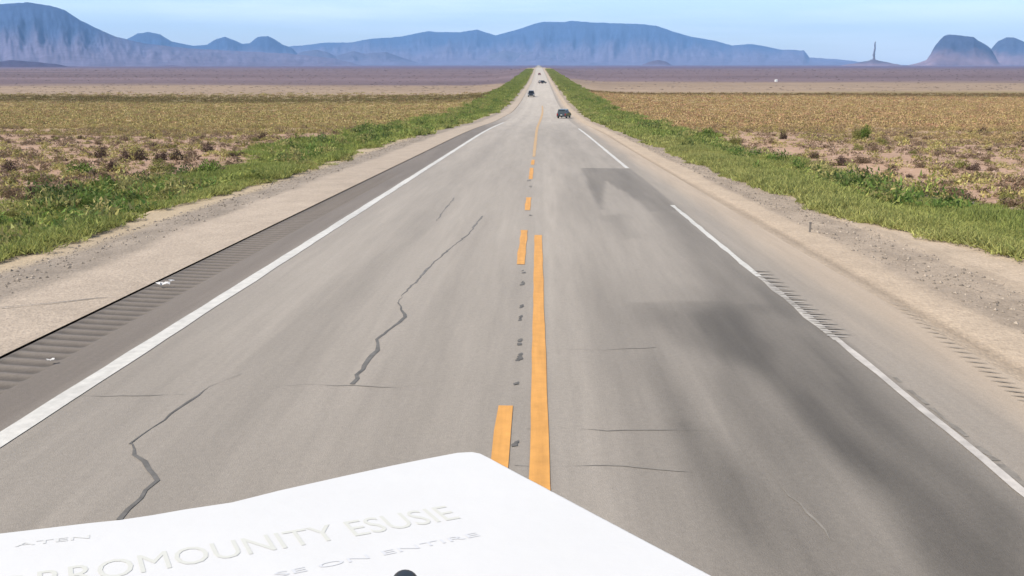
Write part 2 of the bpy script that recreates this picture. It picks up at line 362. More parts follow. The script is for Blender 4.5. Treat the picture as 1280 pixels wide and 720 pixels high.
# scuffs where the centre dashes used to be
bl = []
for x, y, h in ((654, 340, 3), (653, 353, 7), (652, 383, 4), (650, 398, 6), (650, 425, 6), (649, 430, 4), (650, 446, 6), (648, 450, 3), (645, 480, 3), (644, 555, 4), (661, 226, 2), (663, 234, 2), (663, 270, 2)):
    for k in range(4):
        u, yy = roadhit(x + random.uniform(-1.5, 1.5), y + random.uniform(-h / 2, h / 2)); u2, y2 = roadhit(x, y + h / 2); u3, y3 = roadhit(x, y - h / 2)
        bl.append(ribbon('', [(u - .02, yy - .03, .01), (u, yy, random.uniform(.03, .07)), (u + .015, yy + max(.04, (y3 - y2) * .35), .01)], None, .004 + .0006 * k, .05, .02))
multi('centre_scuff', bl, M['tar'])
# broken seam beside the right edge line and grooves cut across it
sl = []
for (ya, yb2) in ((470, 480), (486, 505), (508, 545), (556, 575), (578, 640), (648, 720)):
    pts = []
    for y in np.arange(ya, yb2 + .1, 6):
        x = 1052 + (y - 425) * 1.19 + 11 + (y - 425) * .03; u, yy = roadhit(x, y); pts.append((u + .0, yy, random.uniform(.03, .09)))
    if len(pts) > 1: sl.append(ribbon('', pts[::-1], None, .004, .1, .03))
for k in range(15):
    y = 338 + 84 * (k / 15) ** 1.15; x = 944 + (y - 338) * 1.20; u, yy = roadhit(x, y)
    sl.append(ribbon('', [(u - .04, yy, .02), (u + .06, yy - .02, .06), (u + .22, yy - .05, .02)], None, .0085, .05, .015))
multi('edge_wear', sl, mat('worn_edge', (.16, .142, .118), .9, nscale=8, namt=.3))
pl_ = []  # pale strokes between the dark ones of the right rumble grooves
for k in range(15):
    y = 341 + 84 * (k / 15) ** 1.15; x = 946 + (y - 341) * 1.20; u, yy = roadhit(x, y)
    pl_.append(ribbon('', [(u - .05, yy, .02), (u + .05, yy - .02, .05), (u + .17, yy - .04, .015)], None, .0105, .05, .02))
multi('pale_rumble_bar', pl_, M['whitemid'])
tr = []
for k in range(22):
    f = k / 21; x = 1120 + 175 * f; y = 378 + 128 * f; u, yy = roadhit(x, y); e = .02 * random.random()
    tr.append(ribbon('', [(u - .09, yy + .03 + e, .012), (u, yy, .035), (u + .10, yy - .05 + e, .015)], None, .012 - .012 * abs(u - 4.9) , .04, .02))
multi('tyre_tread_mark', tr, mat('tread_sand', (.20, .165, .125), .95))
multi('shoulder_crack', [ (lambda r: (r[0] + np.array([0, 0, -.03 + .0]), r[1]))(crack([(0, 379), (60, 374), (120, 368), (165, 366)], .03, .012))], M['hair'])

# ------------------------------------------------------------------ vegetation
def leafcloud(n, r, h, leaf, col, seed, blade=False, jit=.25, wd=.35, dome=False):
    g = np.random.default_rng(seed)
    th = g.random(n) * 2 * PI; rr = np.sqrt(g.random(n)) * r; zz = g.random(n) ** .8
    env = np.sqrt(np.clip(1 - (rr / r) ** 2, 0.02, 1)) * (.75 + .35 * np.sin(th * 3 + seed) * (rr / r))
    P = np.stack([rr * np.cos(th), rr * np.sin(th), zz * h * env + .02 * h], 1)
    if dome: 
        q = g.normal(size=(n, 3)); q /= np.linalg.norm(q, axis=1)[:, None]; q[:, 2] = np.abs(q[:, 2]); P = q * (r * (.45 + .55 * g.random(n) ** .5) * (.82 + .18 * np.sin(th * 3 + seed)))[:, None]; P = P + .16 * np.sin(P[:, [1, 2, 0]] * 7 + seed); P[:, 2] = np.abs(P[:, 2]) * h
    a = g.normal(size=(n, 3)); a[:, 2] = np.abs(a[:, 2]) + (.8 if blade else .2); a /= np.linalg.norm(a, axis=1)[:, None]
    b = g.normal(size=(n, 3)); b = np.cross(a, b); b /= np.linalg.norm(b, axis=1)[:, None]
    s = leaf * (.6 + .8 * g.random(n))[:, None]
    V = np.stack([P - b * s * wd, P + b * s * wd, P + a * s], 1).reshape(-1, 3)
    c = np.array(col) * (1 + (g.random((n, 1)) - .5) * 2 * jit) * (1 + (g.random((n, 3)) - .5) * .12)
    return V, np.arange(n * 3).reshape(-1, 3), np.repeat(c, 3, 0)
def scatter(name, P, size, hscale, col, kinds, matn, label=None, cat=None):
    """one mesh of many clumps: P (n,3), size (n), colour (n,3)"""
    Vs, Fs, Cs = [], [], []; off = 0; n = len(P); which = rng.integers(0, len(kinds), n); rot = rng.random(n) * 2 * PI
    for k, (V, Fc, C) in enumerate(kinds):
        ix = np.where(which == k)[0]
        if not len(ix): continue
        c, s = np.cos(rot[ix])[:, None], np.sin(rot[ix])[:, None]
        X = (V[None, :, 0] * c - V[None, :, 1] * s) * size[ix][:, None] + P[ix, 0][:, None]
        Y = (V[None, :, 0] * s + V[None, :, 1] * c) * size[ix][:, None] + P[ix, 1][:, None]
        Z = V[None, :, 2] * (size[ix] * hscale[ix])[:, None] + P[ix, 2][:, None]
        Vs.append(np.stack([X, Y, Z], -1).reshape(-1, 3)); Cs.append((C[None] * col[ix][:, None, :]).reshape(-1, 3))
        Fs.append((Fc[None] + (np.arange(len(ix)) * len(V))[:, None, None] + off).reshape(-1, 3)); off += len(ix) * len(V)
    return npmesh(name, np.concatenate(Vs), np.concatenate(Fs), M[matn], False, np.concatenate(Cs))
def place(n, Y0, Y1, pw=1.0, side=0, umin=7):
    t = rng.random(n); Y = (Y0 ** (1 - pw) + t * (Y1 ** (1 - pw) - Y0 ** (1 - pw))) ** (1 / (1 - pw)) if abs(pw - 1) > 1e-3 else Y0 * (Y1 / Y0) ** t
    s = np.where(rng.random(n) < .5, -1, 1) if side == 0 else np.full(n, side)
    X = s * (umin + rng.random(n) * (Y * .66 + 6 - umin)); return X, Y
one = lambda n: np.ones((n, 3))
# roadside green belt: grass tufts
tuft = [leafcloud(70, .30, .09, .20, (1, 1, 1), 100 + i, True, .3, .09) for i in range(5)]
tuftfar = [leafcloud(26, .40, .12, .26, (1, 1, 1), 120 + i, True, .3, .22) for i in range(5)]
n = 90000; Y = 6 * (1150 / 6) ** (rng.random(n) ** .85); s = np.where(rng.random(n) < .5, -1, 1); u = s * (5.5 + rng.random(n) * (8.5 + np.minimum(Y * .03, 8)))
b = belt(u, Y); keep = rng.random(n) < b * np.clip(.15 + 2.6 * (fbm(u * .5 + 8, Y * .22 + 2, 4) - .30), .12, 1); Y, u, b = Y[keep], u[keep], b[keep]; X = u + XC(Y)
hn = fbm(X * .35, Y * .35, 3); hn2 = fbm(X * .12 + 50, Y * .1, 3)
pal = np.array([[.20, .245, .055], [.28, .28, .085], [.36, .31, .13], [.12, .17, .042]])
w = np.stack([np.ones(len(X)), np.clip(hn2 * 3 - 1, 0, 1), np.clip((1.4 - np.abs(np.abs(u) - 7.4)) * .9, 0, 1) * hn2 * 1.6 + .03, np.clip(hn * 3.2 - 1.4, 0, 1)], 1); w[:, 2] += np.where(u > 0, .55, .12) * np.clip(hn2 * 3 - .9, 0, 1.2); w[:, 1] += .5; w /= w.sum(1)[:, None]
ci = (w @ pal) * (.9 + .35 * rng.random((len(X), 1)))
ci = ci * (1 - .1 * sm(100, 400, Y))[:, None]
sz = (.6 + .8 * hn) * (1 + np.minimum(np.maximum(Y - 40, 0), 300) * .004) * np.where(b < .6, .7, 1)
P = np.stack([X, Y, ZG(X, Y) - .04 + .0 * X], 1)
edge = np.abs(u) < 8.8; P[edge, 2] = np.where(u[edge] < 0, ZR(Y[edge]) - .08, ZR(Y[edge]) - .05)
nr = Y < 48
for sel, kk, nm in ((nr, tuft, 'roadside_grass'), (~nr, tuftfar, 'roadside_grass')):
    g = scatter(nm, P[sel], sz[sel], (.42 + hn * .75)[sel], ci[sel], kk, 'grass')
    tag(g, 'bright green grass growing in a belt along both sides of the road', 'grass', kind='stuff')
# open plain scrub
mk_ = [leafcloud(160, .5, .8, .10, (1, 1, 1), 140 + i, False, .35, .25, True) for i in range(5)]
Y = 12 * (260 / 12) ** rng.random(5200); u = np.where(rng.random(5200) < .5, -1, 1) * (6 + rng.random(5200) * 11); b = belt(u, Y); kp = (rng.random(5200) < b) & (fbm(u * .4 + 3, Y * .2, 3) > .47) & (np.abs(u) > 7.5); Y, u = Y[kp], u[kp]; X = u + XC(Y)
cc = np.array([[.13, .19, .045], [.24, .26, .07], [.30, .27, .10], [.10, .13, .04]])[rng.integers(0, 4, len(X))] * (.85 + .3 * rng.random((len(X), 1)))
tag(scatter('roadside_weeds', np.stack([X, Y, ZG(X, Y) - .05], 1), (.35 + .95 * rng.random(len(X)) ** 2) * (1 + .004 * Y), .8 + .5 * rng.random(len(X)), cc, mk_, 'grass'), 'leafy green and straw coloured weeds growing in the roadside grass', 'weeds', kind='stuff')
clump = [leafcloud(26, .5, .30, .17, (1, 1, 1), 200 + i, False, .35) for i in range(6)]
clumpn = [leafcloud(110, .45, .6, .085, (1, 1, 1), 220 + i, False, .35, .3, True) for i in range(5)]
X, Y = place(90000, 24, 330, .35, 0, 10)
u, gold, dark, tan, pur, p2 = zones(X, Y); bb = belt(u, Y)
dens = (.15 + .85 * gold) * (1 - bb) * (1 - tan * .85) * (.4 + 1.2 * fbm(X * .09, Y * .09, 3))
keep = (rng.random(len(X)) < dens) & (np.abs(u) > 11); X, Y, gold, dark = X[keep], Y[keep], gold[keep], dark[keep]; n = len(X)
gc = np.array([.36, .28, .125]); gc2 = np.array([.32, .27, .10]); br = np.array([.34, .225, .115]); pk = np.array([.22, .155, .10])
t = rng.random((n, 1)); base = np.where(t < .55, gc, np.where(t < .8, gc2, br)); base = np.where((X > 0)[:, None], base * np.array([1.05, .94, 1.05]), base)
base = base * gold[:, None] + np.where(t < .5, pk, gc2) * (1 - gold[:, None]); base = base * (1 - .5 * dark[:, None]) * (.8 + .4 * rng.random((n, 1)))
PP = np.stack([X, Y, ZG(X, Y) - .05], 1); szz = (.35 + .85 * rng.random(n) ** 1.5) * (1 + Y * .0018); hh_ = .7 + .5 * rng.random(n)
for sel, kk in ((Y < 95, clumpn), (Y >= 95, clump)):
    sc = scatter('plain_scrub', PP[sel], szz[sel], hh_[sel], base[sel], kk, 'leaf')
    tag(sc, 'golden and olive low scrub covering the open plain', 'scrub', kind='stuff')
# dry dark debris and dead brush along the right-hand ditch
nd = 900; Y = 15 * (95 / 15) ** rng.random(nd); u = 11.7 + (fbm(Y * .2, Y * 0) - .5) * 1.5 + rng.normal(size=nd) * .45; X = u + XC(Y)
tag(scatter('ditch_debris', np.stack([X, Y, ZG(X, Y) - .03], 1), .25 + .4 * rng.random(nd), .5 + .4 * rng.random(nd), np.array([.10, .085, .075]) * (.6 + 1.1 * rng.random((nd, 1))), clumpn, 'leaf'), 'dark dead brush and debris lining the ditch right of the road', 'dead brush', kind='stuff')
# sparser, bigger brush lines on the far purple flats
X, Y = place(9000, 330, 2400, .9, 0, 25); u = X - XC(Y); n = len(X)
keep = rng.random(n) < fbm(X * .004, Y * .012, 3) ** 1.5; X, Y = X[keep], Y[keep]; n = len(X)
fs = scatter('distant_brush', np.stack([X, Y, ZG(X, Y) - .1], 1), 1.0 + 1.4 * rng.random(n) * (Y / 700), .5 + .3 * rng.random(n), np.array([.075, .06, .05]) * (.8 + .8 * rng.random((n, 1))), clump, 'leaf')
tag(fs, 'dark sparse brush on the distant purple flats', 'brush', kind='stuff')

# individual shrubs
def shrubmesh(name, col, n, leaf, seed):
    V, Fc, C = leafcloud(n, 1, 1, leaf, col, seed, False, .4, .28, True)
    g = np.random.default_rng(seed)                       # woody stems inside
    k = 9; th = g.random(k) * 2 * PI; tip = np.stack([np.cos(th) * .6, np.sin(th) * .6, .55 + .3 * g.random(k)], 1)
    sv = []
    for i in range(k): sv += [[.03, 0, -.1], [-.03, .02, -.1], tip[i].tolist()]
    V = np.concatenate([V, sv]); Fc = np.concatenate([Fc, np.arange(3 * k).reshape(-1, 3) + len(V) - 3 * k]); C = np.concatenate([C, np.tile([.09, .06, .045], (3 * k, 1))])
    o = npmesh(name, V, Fc, M['leaf'], False, C); me = o.data; bpy.data.objects.remove(o); return me
SH = {'green': [shrubmesh('g', (.13, .18, .04), 1100, .15, i) for i in range(3)], 'olive': [shrubmesh('o', (.20, .19, .06), 900, .14, 10 + i) for i in range(3)],
      'dark': [shrubmesh('d', (.085, .055, .042), 900, .13, 20 + i) for i in range(3)], 'brown': [shrubmesh('b', (.17, .115, .07), 800, .13, 30 + i) for i in range(3)]}
big = [
 (262, 218, 34, 14, 'green', 'round green bush at the inner edge of the grass belt, largest on the left'),
 (100, 218, 40, 11, 'green', 'wide green bush on the pink soil at the left, behind the small dark shrubs'),
 (46, 226, 40, 9, 'olive', 'low spreading yellow-green bush near the left border of the photo'),
 (130, 240, 34, 15, 'green', 'leafy green bush on pink soil just left of the grass belt, nearest of its kind'),
 (110, 263, 22, 13, 'green', 'dark green upright bush in the nearest grass on the left'),
 (200, 214, 34, 9, 'olive', 'olive bush in the middle of the row of dark shrubs on the left'),
 (228, 228, 24, 8, 'olive', 'small olive bush just in front of the largest green bush on the left'),
 (12, 214, 18, 10, 'dark', 'dark brown shrub at the very left border of the photo'),
 (127, 197, 16, 11, 'dark', 'dark brown shrub standing alone behind the wide green bush on the left'),
 (158, 201, 16, 10, 'dark', 'left one of two touching dark shrubs on the pink soil'),
 (175, 200, 18, 11, 'dark', 'right one of two touching dark shrubs on the pink soil'),
 (202, 200, 18, 10, 'dark', 'dark brown shrub at the left of the row behind the olive bush'),
 (222, 200, 17, 11, 'dark', 'dark brown shrub in the middle of the row behind the olive bush'),
 (240, 196, 16, 8, 'brown', 'brown shrub at the right end of the row behind the olive bush'),
 (260, 190, 18, 9, 'dark', 'dark shrub beyond the largest green bush on the left'),
 (195, 185, 12, 5, 'dark', 'small dark shrub where the pink soil meets the golden plain on the left'),
 (329, 175, 14, 8, 'dark', 'blackish shrub beyond the left grass belt, closest dark shrub to the road'),
 (287, 207, 14, 6, 'brown', 'small reddish brown shrub at the far side of the left grass belt'),
 (88, 239, 15, 10, 'dark', 'dark dome shrub on bare pink soil, left of the tall leafy green bush'),
 (42, 251, 16, 9, 'dark', 'dark shrub on bare soil closest to the camera on the left'),
 (60, 236, 13, 6, 'brown', 'small brown shrub between the two dark dome shrubs at the left'),
 (141, 214, 18, 10, 'dark', 'dark red-brown shrub between the wide green bush and the tall leafy one'),
 (8, 246, 13, 9, 'olive', 'olive shrub on bare soil at the left border of the photo'),
 (15, 272, 14, 9, 'olive', 'olive shrub beside the nearest grass at the left border of the photo'),
 (1080, 175, 17, 14, 'green', 'tallest dark green bush on the golden plain right of the road'),
 (1070, 175, 12, 12, 'olive', 'olive bush leaning against the tallest green bush on the right'),
 (979, 174, 10, 9, 'dark', 'dark narrow bush on the golden plain, left of the tallest green bush'),
 (885, 171, 20, 9, 'green', 'green bush on the far side of the right grass belt, nearest the road'),
 (918, 181, 18, 9, 'olive', 'olive green bush at the upper edge of the right grass belt'),
 (1018, 198, 13, 7, 'dark', 'left one of three dark shrubs by the ditch on the right'),
 (1051, 203, 13, 7, 'dark', 'middle one of three dark shrubs by the ditch on the right'),
 (1074, 204, 18, 8, 'brown', 'right one of three shrubs by the ditch on the right, brownest of them'),
 (1093, 190, 9, 7, 'brown', 'small upright brown shrub just below the tallest green bush on the right'),
 (1117, 213, 12, 6, 'dark', 'dark shrub on the pink soil in front of the tallest green bush on the right'),
 (1201, 210, 20, 8, 'olive', 'low olive bush on the pink soil at the right'),
 (1218, 213, 16, 8, 'dark', 'dark shrub touching the low olive bush on the pink soil at the right'),
 (1240, 214, 14, 6, 'brown', 'brown shrub right of the low olive bush'),
 (1228, 166, 10, 5, 'dark', 'small dark shrub on the plain near the right border of the photo'),
 (1258, 252, 20, 9, 'olive', 'olive bush on the pink soil closest to the right border of the photo'),
 (1102, 181, 14, 7, 'olive', 'olive bush immediately right of the tallest green bush'),
 (1200, 247, 26, 7, 'dark', 'low dark shrub at the ditch below the pink soil on the right'),
]
for i, (px, py, wpx, hpx, kd, lab) in enumerate(big):
    x, y, z = hit(px, py); d = math.hypot(x, y); me = SH[kd][i % 3]; o = link(('dark_shrub' if kd in ('dark', 'brown') else 'green_shrub'), me, None, (x, y, z - .03))
    r = wpx / F * d / 2 * 1.1; o.scale = (r, r * .9, hpx / F * d * 1.25); o.rotation_euler.z = random.random() * 6
    tag(o, lab, 'shrub', 'shrubs on the plain beside the road')
def many(n, side, kd, lab, grp, y0, y1, r0, r1, um):
    c = 0
    while c < n:
        y = y0 * (y1 / y0) ** random.random(); x = side * random.uniform(um, y * .64)
        if abs(x) < um: continue
        if abs(x) > y * .62: continue
        k = random.choice(kd); me = random.choice(SH[k]); r = random.uniform(r0, r1)
        o = link('low_shrub', me, None, (x, y, float(ZG(np.array(x), np.array(y))) - .03)); o.scale = (r, r * .9, r * random.uniform(.7, 1.1)); o.rotation_euler.z = random.random() * 6
        tag(o, lab, 'shrub', grp); c += 1
many(110, -1, ['dark', 'brown', 'brown', 'olive'], 'one of the small knee-high shrubs dotted over the pink soil left of the road', 'small shrubs on the pink soil left of the road', 23, 80, .12, .34, 14)
many(130, 1, ['dark', 'brown', 'olive', 'brown'], 'one of the small knee-high shrubs dotted over the pink soil right of the road', 'small shrubs on the pink soil right of the road', 21, 80, .12, .34, 12.5)

# stones of the gravel verges and pink soil
g = np.random.default_rng(3)
oc = np.array([[1, 0, 0], [-1, 0, 0], [0, 1, 0], [0, -1, 0], [0, 0, .7], [0, 0, -.7]]); of = np.array([[0, 2, 4], [2, 1, 4], [1, 3, 4], [3, 0, 4], [2, 0, 5], [1, 2, 5], [3, 1, 5], [0, 3, 5]])
n = 9000; Y = 4 + 60 * g.random(n) ** 1.6; L = g.random(n) < .4
u = np.where(L, -6.7 - g.random(n) ** .8 * 1.2, 5.85 + g.random(n) ** .9 * 1.25); s = .008 + .03 * g.random(n) ** 5 + .004 * (Y / 20)
zb = np.where(L, lshz(u, Y), rshz(u, Y)) + ZR(Y)
V = (oc[None] * (1 + (g.random((n, 6, 1)) - .5) * .7)) * s[:, None, None] + np.stack([u + XC(Y), Y, zb + s * .15], 1)[:, None, :]
C = np.repeat(np.array([.25, .205, .16]) * (.55 + .7 * g.random((n, 1))), 6, 0)
tag(npmesh('gravel', V.reshape(-1, 3), (of[None] + (np.arange(n) * 6)[:, None, None]).reshape(-1, 3), M['stone'], False, C), 'loose grey-brown gravel along both verges', 'gravel', kind='stuff')
n = 5000; Y = 20 * 4 ** g.random(n); X = np.where(g.random(n) < .5, -1, 1) * (12 + g.random(n) * (Y * .6 - 8)); s = .02 + .07 * g.random(n) ** 4
V = (oc[None] * (1 + (g.random((n, 6, 1)) - .5) * .7)) * s[:, None, None] + np.stack([X, Y, ZG(X, Y)], 1)[:, None, :]
C = np.repeat(np.array([.27, .19, .15]) * (.5 + .9 * g.random((n, 1))), 6, 0)
tag(npmesh('scattered_stones', V.reshape(-1, 3), (of[None] + (np.arange(n) * 6)[:, None, None]).reshape(-1, 3), M['stone'], False, C), 'small stones scattered over the pink desert soil', 'stones', kind='stuff')

# ------------------------------------------------------------------ mountains
def mountain(name, prof, D, front, back, lo, hi, seed, sharp=1.25, gully=.17):
    P = np.array(prof, float)
    xs = np.arange(P[0, 0], P[-1, 0] + .1, 1.5); yt = np.interp(xs, P[:, 0], P[:, 1]) + (fbm(xs * .18 + seed, xs * 0 + seed) - .5) * 1.0
    r = [ray(a, b) for a, b in zip(xs, yt)]; Xc = np.array([q[0] / q[1] * D for q in r]); Zc = np.array([q[2] / q[1] * D for q in r])
    base = -26.; Zc = np.maximum(Zc, base)
    t = np.concatenate([np.linspace(-1, 0, 40), np.linspace(0, 1, 12)[1:]]); T, Xg = np.meshgrid(t, Xc); Zt = np.repeat(Zc[:, None], len(t), 1)
    k = (P[-1, 0] - P[0, 0])
    n1 = fbm(Xg / (D * .010) + seed * 3, T * 2.2 + seed, 5); n2 = 1 - np.abs(2 * vn(Xg / (D * .016) + seed + T * 1.2, T * 1.5 + seed) - 1)
    fall = np.where(T < 0, (1 - np.abs(T)) ** sharp, (1 - T) ** 1.2)
    g = np.sin(np.clip(-T, 0, 1) * PI)
    Z = base + (Zt - base) * fall * (1 - gully * g * (n1 * 1.1 + n2 * .35)) 
    Z = np.where((T > -1) & (T < 0), Z, Z)
    Y = D + np.where(T < 0, T * front, T * back) + (n1 - .5) * front * .15 * g
    Xg = Xg * Y / D
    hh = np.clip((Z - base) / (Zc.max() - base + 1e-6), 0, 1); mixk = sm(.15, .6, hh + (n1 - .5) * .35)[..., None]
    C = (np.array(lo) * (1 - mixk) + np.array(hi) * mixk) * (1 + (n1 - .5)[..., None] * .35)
    return tag(npmesh(name, np.stack([Xg, Y, Z], -1), grid_faces(*Xg.shape), M['rock'], True, C.reshape(-1, 3)), kind='structure')
LO = (.105, .095, .14); HI = (.026, .045, .095)  # blue of the distance haze is partly put into these rock colours
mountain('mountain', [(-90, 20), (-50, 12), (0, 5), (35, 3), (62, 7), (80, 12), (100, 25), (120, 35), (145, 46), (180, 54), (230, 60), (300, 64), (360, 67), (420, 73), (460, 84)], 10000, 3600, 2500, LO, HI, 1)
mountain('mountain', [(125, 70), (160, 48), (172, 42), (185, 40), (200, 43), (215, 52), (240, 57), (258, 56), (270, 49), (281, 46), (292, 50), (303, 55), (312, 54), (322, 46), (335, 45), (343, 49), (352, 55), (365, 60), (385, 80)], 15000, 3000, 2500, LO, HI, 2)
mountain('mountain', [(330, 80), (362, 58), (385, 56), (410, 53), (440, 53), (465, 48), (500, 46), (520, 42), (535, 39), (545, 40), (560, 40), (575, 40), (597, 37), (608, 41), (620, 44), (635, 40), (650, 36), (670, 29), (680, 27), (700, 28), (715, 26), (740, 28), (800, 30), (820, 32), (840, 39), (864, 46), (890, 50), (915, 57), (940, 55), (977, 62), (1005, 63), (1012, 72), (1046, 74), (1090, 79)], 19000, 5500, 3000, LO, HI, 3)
BL = (.17, .12, .14)
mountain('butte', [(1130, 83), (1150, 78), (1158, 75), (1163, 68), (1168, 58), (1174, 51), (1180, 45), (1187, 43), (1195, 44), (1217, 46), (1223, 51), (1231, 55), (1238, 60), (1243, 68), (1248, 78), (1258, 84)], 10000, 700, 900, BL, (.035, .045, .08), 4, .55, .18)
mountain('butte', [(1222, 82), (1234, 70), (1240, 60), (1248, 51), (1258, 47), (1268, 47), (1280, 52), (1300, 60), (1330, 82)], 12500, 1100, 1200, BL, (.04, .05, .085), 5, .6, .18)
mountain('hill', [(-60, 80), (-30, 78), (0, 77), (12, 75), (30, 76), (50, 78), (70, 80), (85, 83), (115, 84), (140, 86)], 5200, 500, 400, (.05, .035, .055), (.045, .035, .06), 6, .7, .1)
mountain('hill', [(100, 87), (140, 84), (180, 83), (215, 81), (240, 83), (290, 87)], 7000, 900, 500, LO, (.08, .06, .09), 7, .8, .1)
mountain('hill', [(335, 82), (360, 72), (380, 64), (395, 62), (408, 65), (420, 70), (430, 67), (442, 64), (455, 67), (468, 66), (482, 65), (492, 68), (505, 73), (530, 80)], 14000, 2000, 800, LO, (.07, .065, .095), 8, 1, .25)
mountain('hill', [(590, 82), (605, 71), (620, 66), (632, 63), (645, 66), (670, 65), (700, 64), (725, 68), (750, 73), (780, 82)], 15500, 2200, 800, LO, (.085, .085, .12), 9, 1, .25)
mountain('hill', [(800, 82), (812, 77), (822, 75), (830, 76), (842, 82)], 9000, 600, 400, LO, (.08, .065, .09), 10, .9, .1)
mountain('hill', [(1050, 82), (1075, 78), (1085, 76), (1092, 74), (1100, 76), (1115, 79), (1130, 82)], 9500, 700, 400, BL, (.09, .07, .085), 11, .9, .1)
# the thin rock spire on its mound
bm = bmesh.new(); p0 = ray(1092, 75); D = 9500; x0 = p0[0] / p0[1] * D; zt = ray(1092, 52)[2] / ray(1092, 52)[1] * D; zb0 = p0[2] / p0[1] * D - 6
rings = []
for k in range(13):
    f = k / 12; rr = 12 * (1 - f * .55) * (1 + .18 * math.sin(k * 2.1)); ring = []
    for a in range(9): ang = a / 9 * 2 * PI; q = rr * (1 + .22 * math.sin(a * 2.7 + k)); ring.append(bm.verts.new((math.cos(ang) * q + 2 * math.sin(k), math.sin(ang) * q, (zt - zb0) * f)))
    rings.append(ring)
for a, b in zip(rings, rings[1:]):
    for i in range(9): bm.faces.new((a[i], a[(i + 1) % 9], b[(i + 1) % 9], b[i]))
bm.faces.new(rings[-1])
sp = frombm('rock_spire', bm, mat('spire_rock', (.13, .10, .10), 1, nscale=.05)); sp.location = (x0, D, zb0)
tag(sp, 'thin upright rock spire on a low mound on the horizon, left of the buttes', 'rock formation')

# ------------------------------------------------------------------ vehicles
def car_paint(n, c): return mat(n, c, .35, .2, coat=.6, spec=.5)
M['glass'] = mat('car_glass', (.02, .025, .03), .08, spec=.6); M['rubber'] = mat('tyre_rubber', (.02, .02, .02), .85); M['rim'] = mat('rim_metal', (.35, .35, .36), .35, .9)
M['red'] = mat('tail_light', (.35, .01, .01), .25); M['lamp'] = mat('head_light', (.8, .8, .78), .15); M['plate'] = mat('plate', (.55, .55, .5), .5); M['trim'] = mat('black_trim', (.02, .02, .02), .6)
def boxbm(bm, x0, x1, y0, y1, z0, z1, bev=0):
    r = bmesh.ops.create_cube(bm, size=1); vs = r['verts']
    for v in vs: v.co = ((x0 + x1) / 2 + v.co.x * (x1 - x0), (y0 + y1) / 2 + v.co.y * (y1 - y0), (z0 + z1) / 2 + v.co.z * (z1 - z0))
    if bev:
        es = list({e for v in vs for e in v.link_edges}); bmesh.ops.bevel(bm, geom=es, offset=bev, segments=2, affect='EDGES')
def prism(bm, prof, w, inset=None):
    """side profile [(y,z)], half width w; per-point half width from inset"""
    a = [bm.verts.new((-(w if inset is None else inset[i]), y, z)) for i, (y, z) in enumerate(prof)]
    b = [bm.verts.new(((w if inset is None else inset[i]), y, z)) for i, (y, z) in enumerate(prof)]
    n = len(prof); bm.faces.new(a); bm.faces.new(b[::-1])
    for i in range(n): bm.faces.new((a[i], b[i], b[(i + 1) % n], a[(i + 1) % n]))
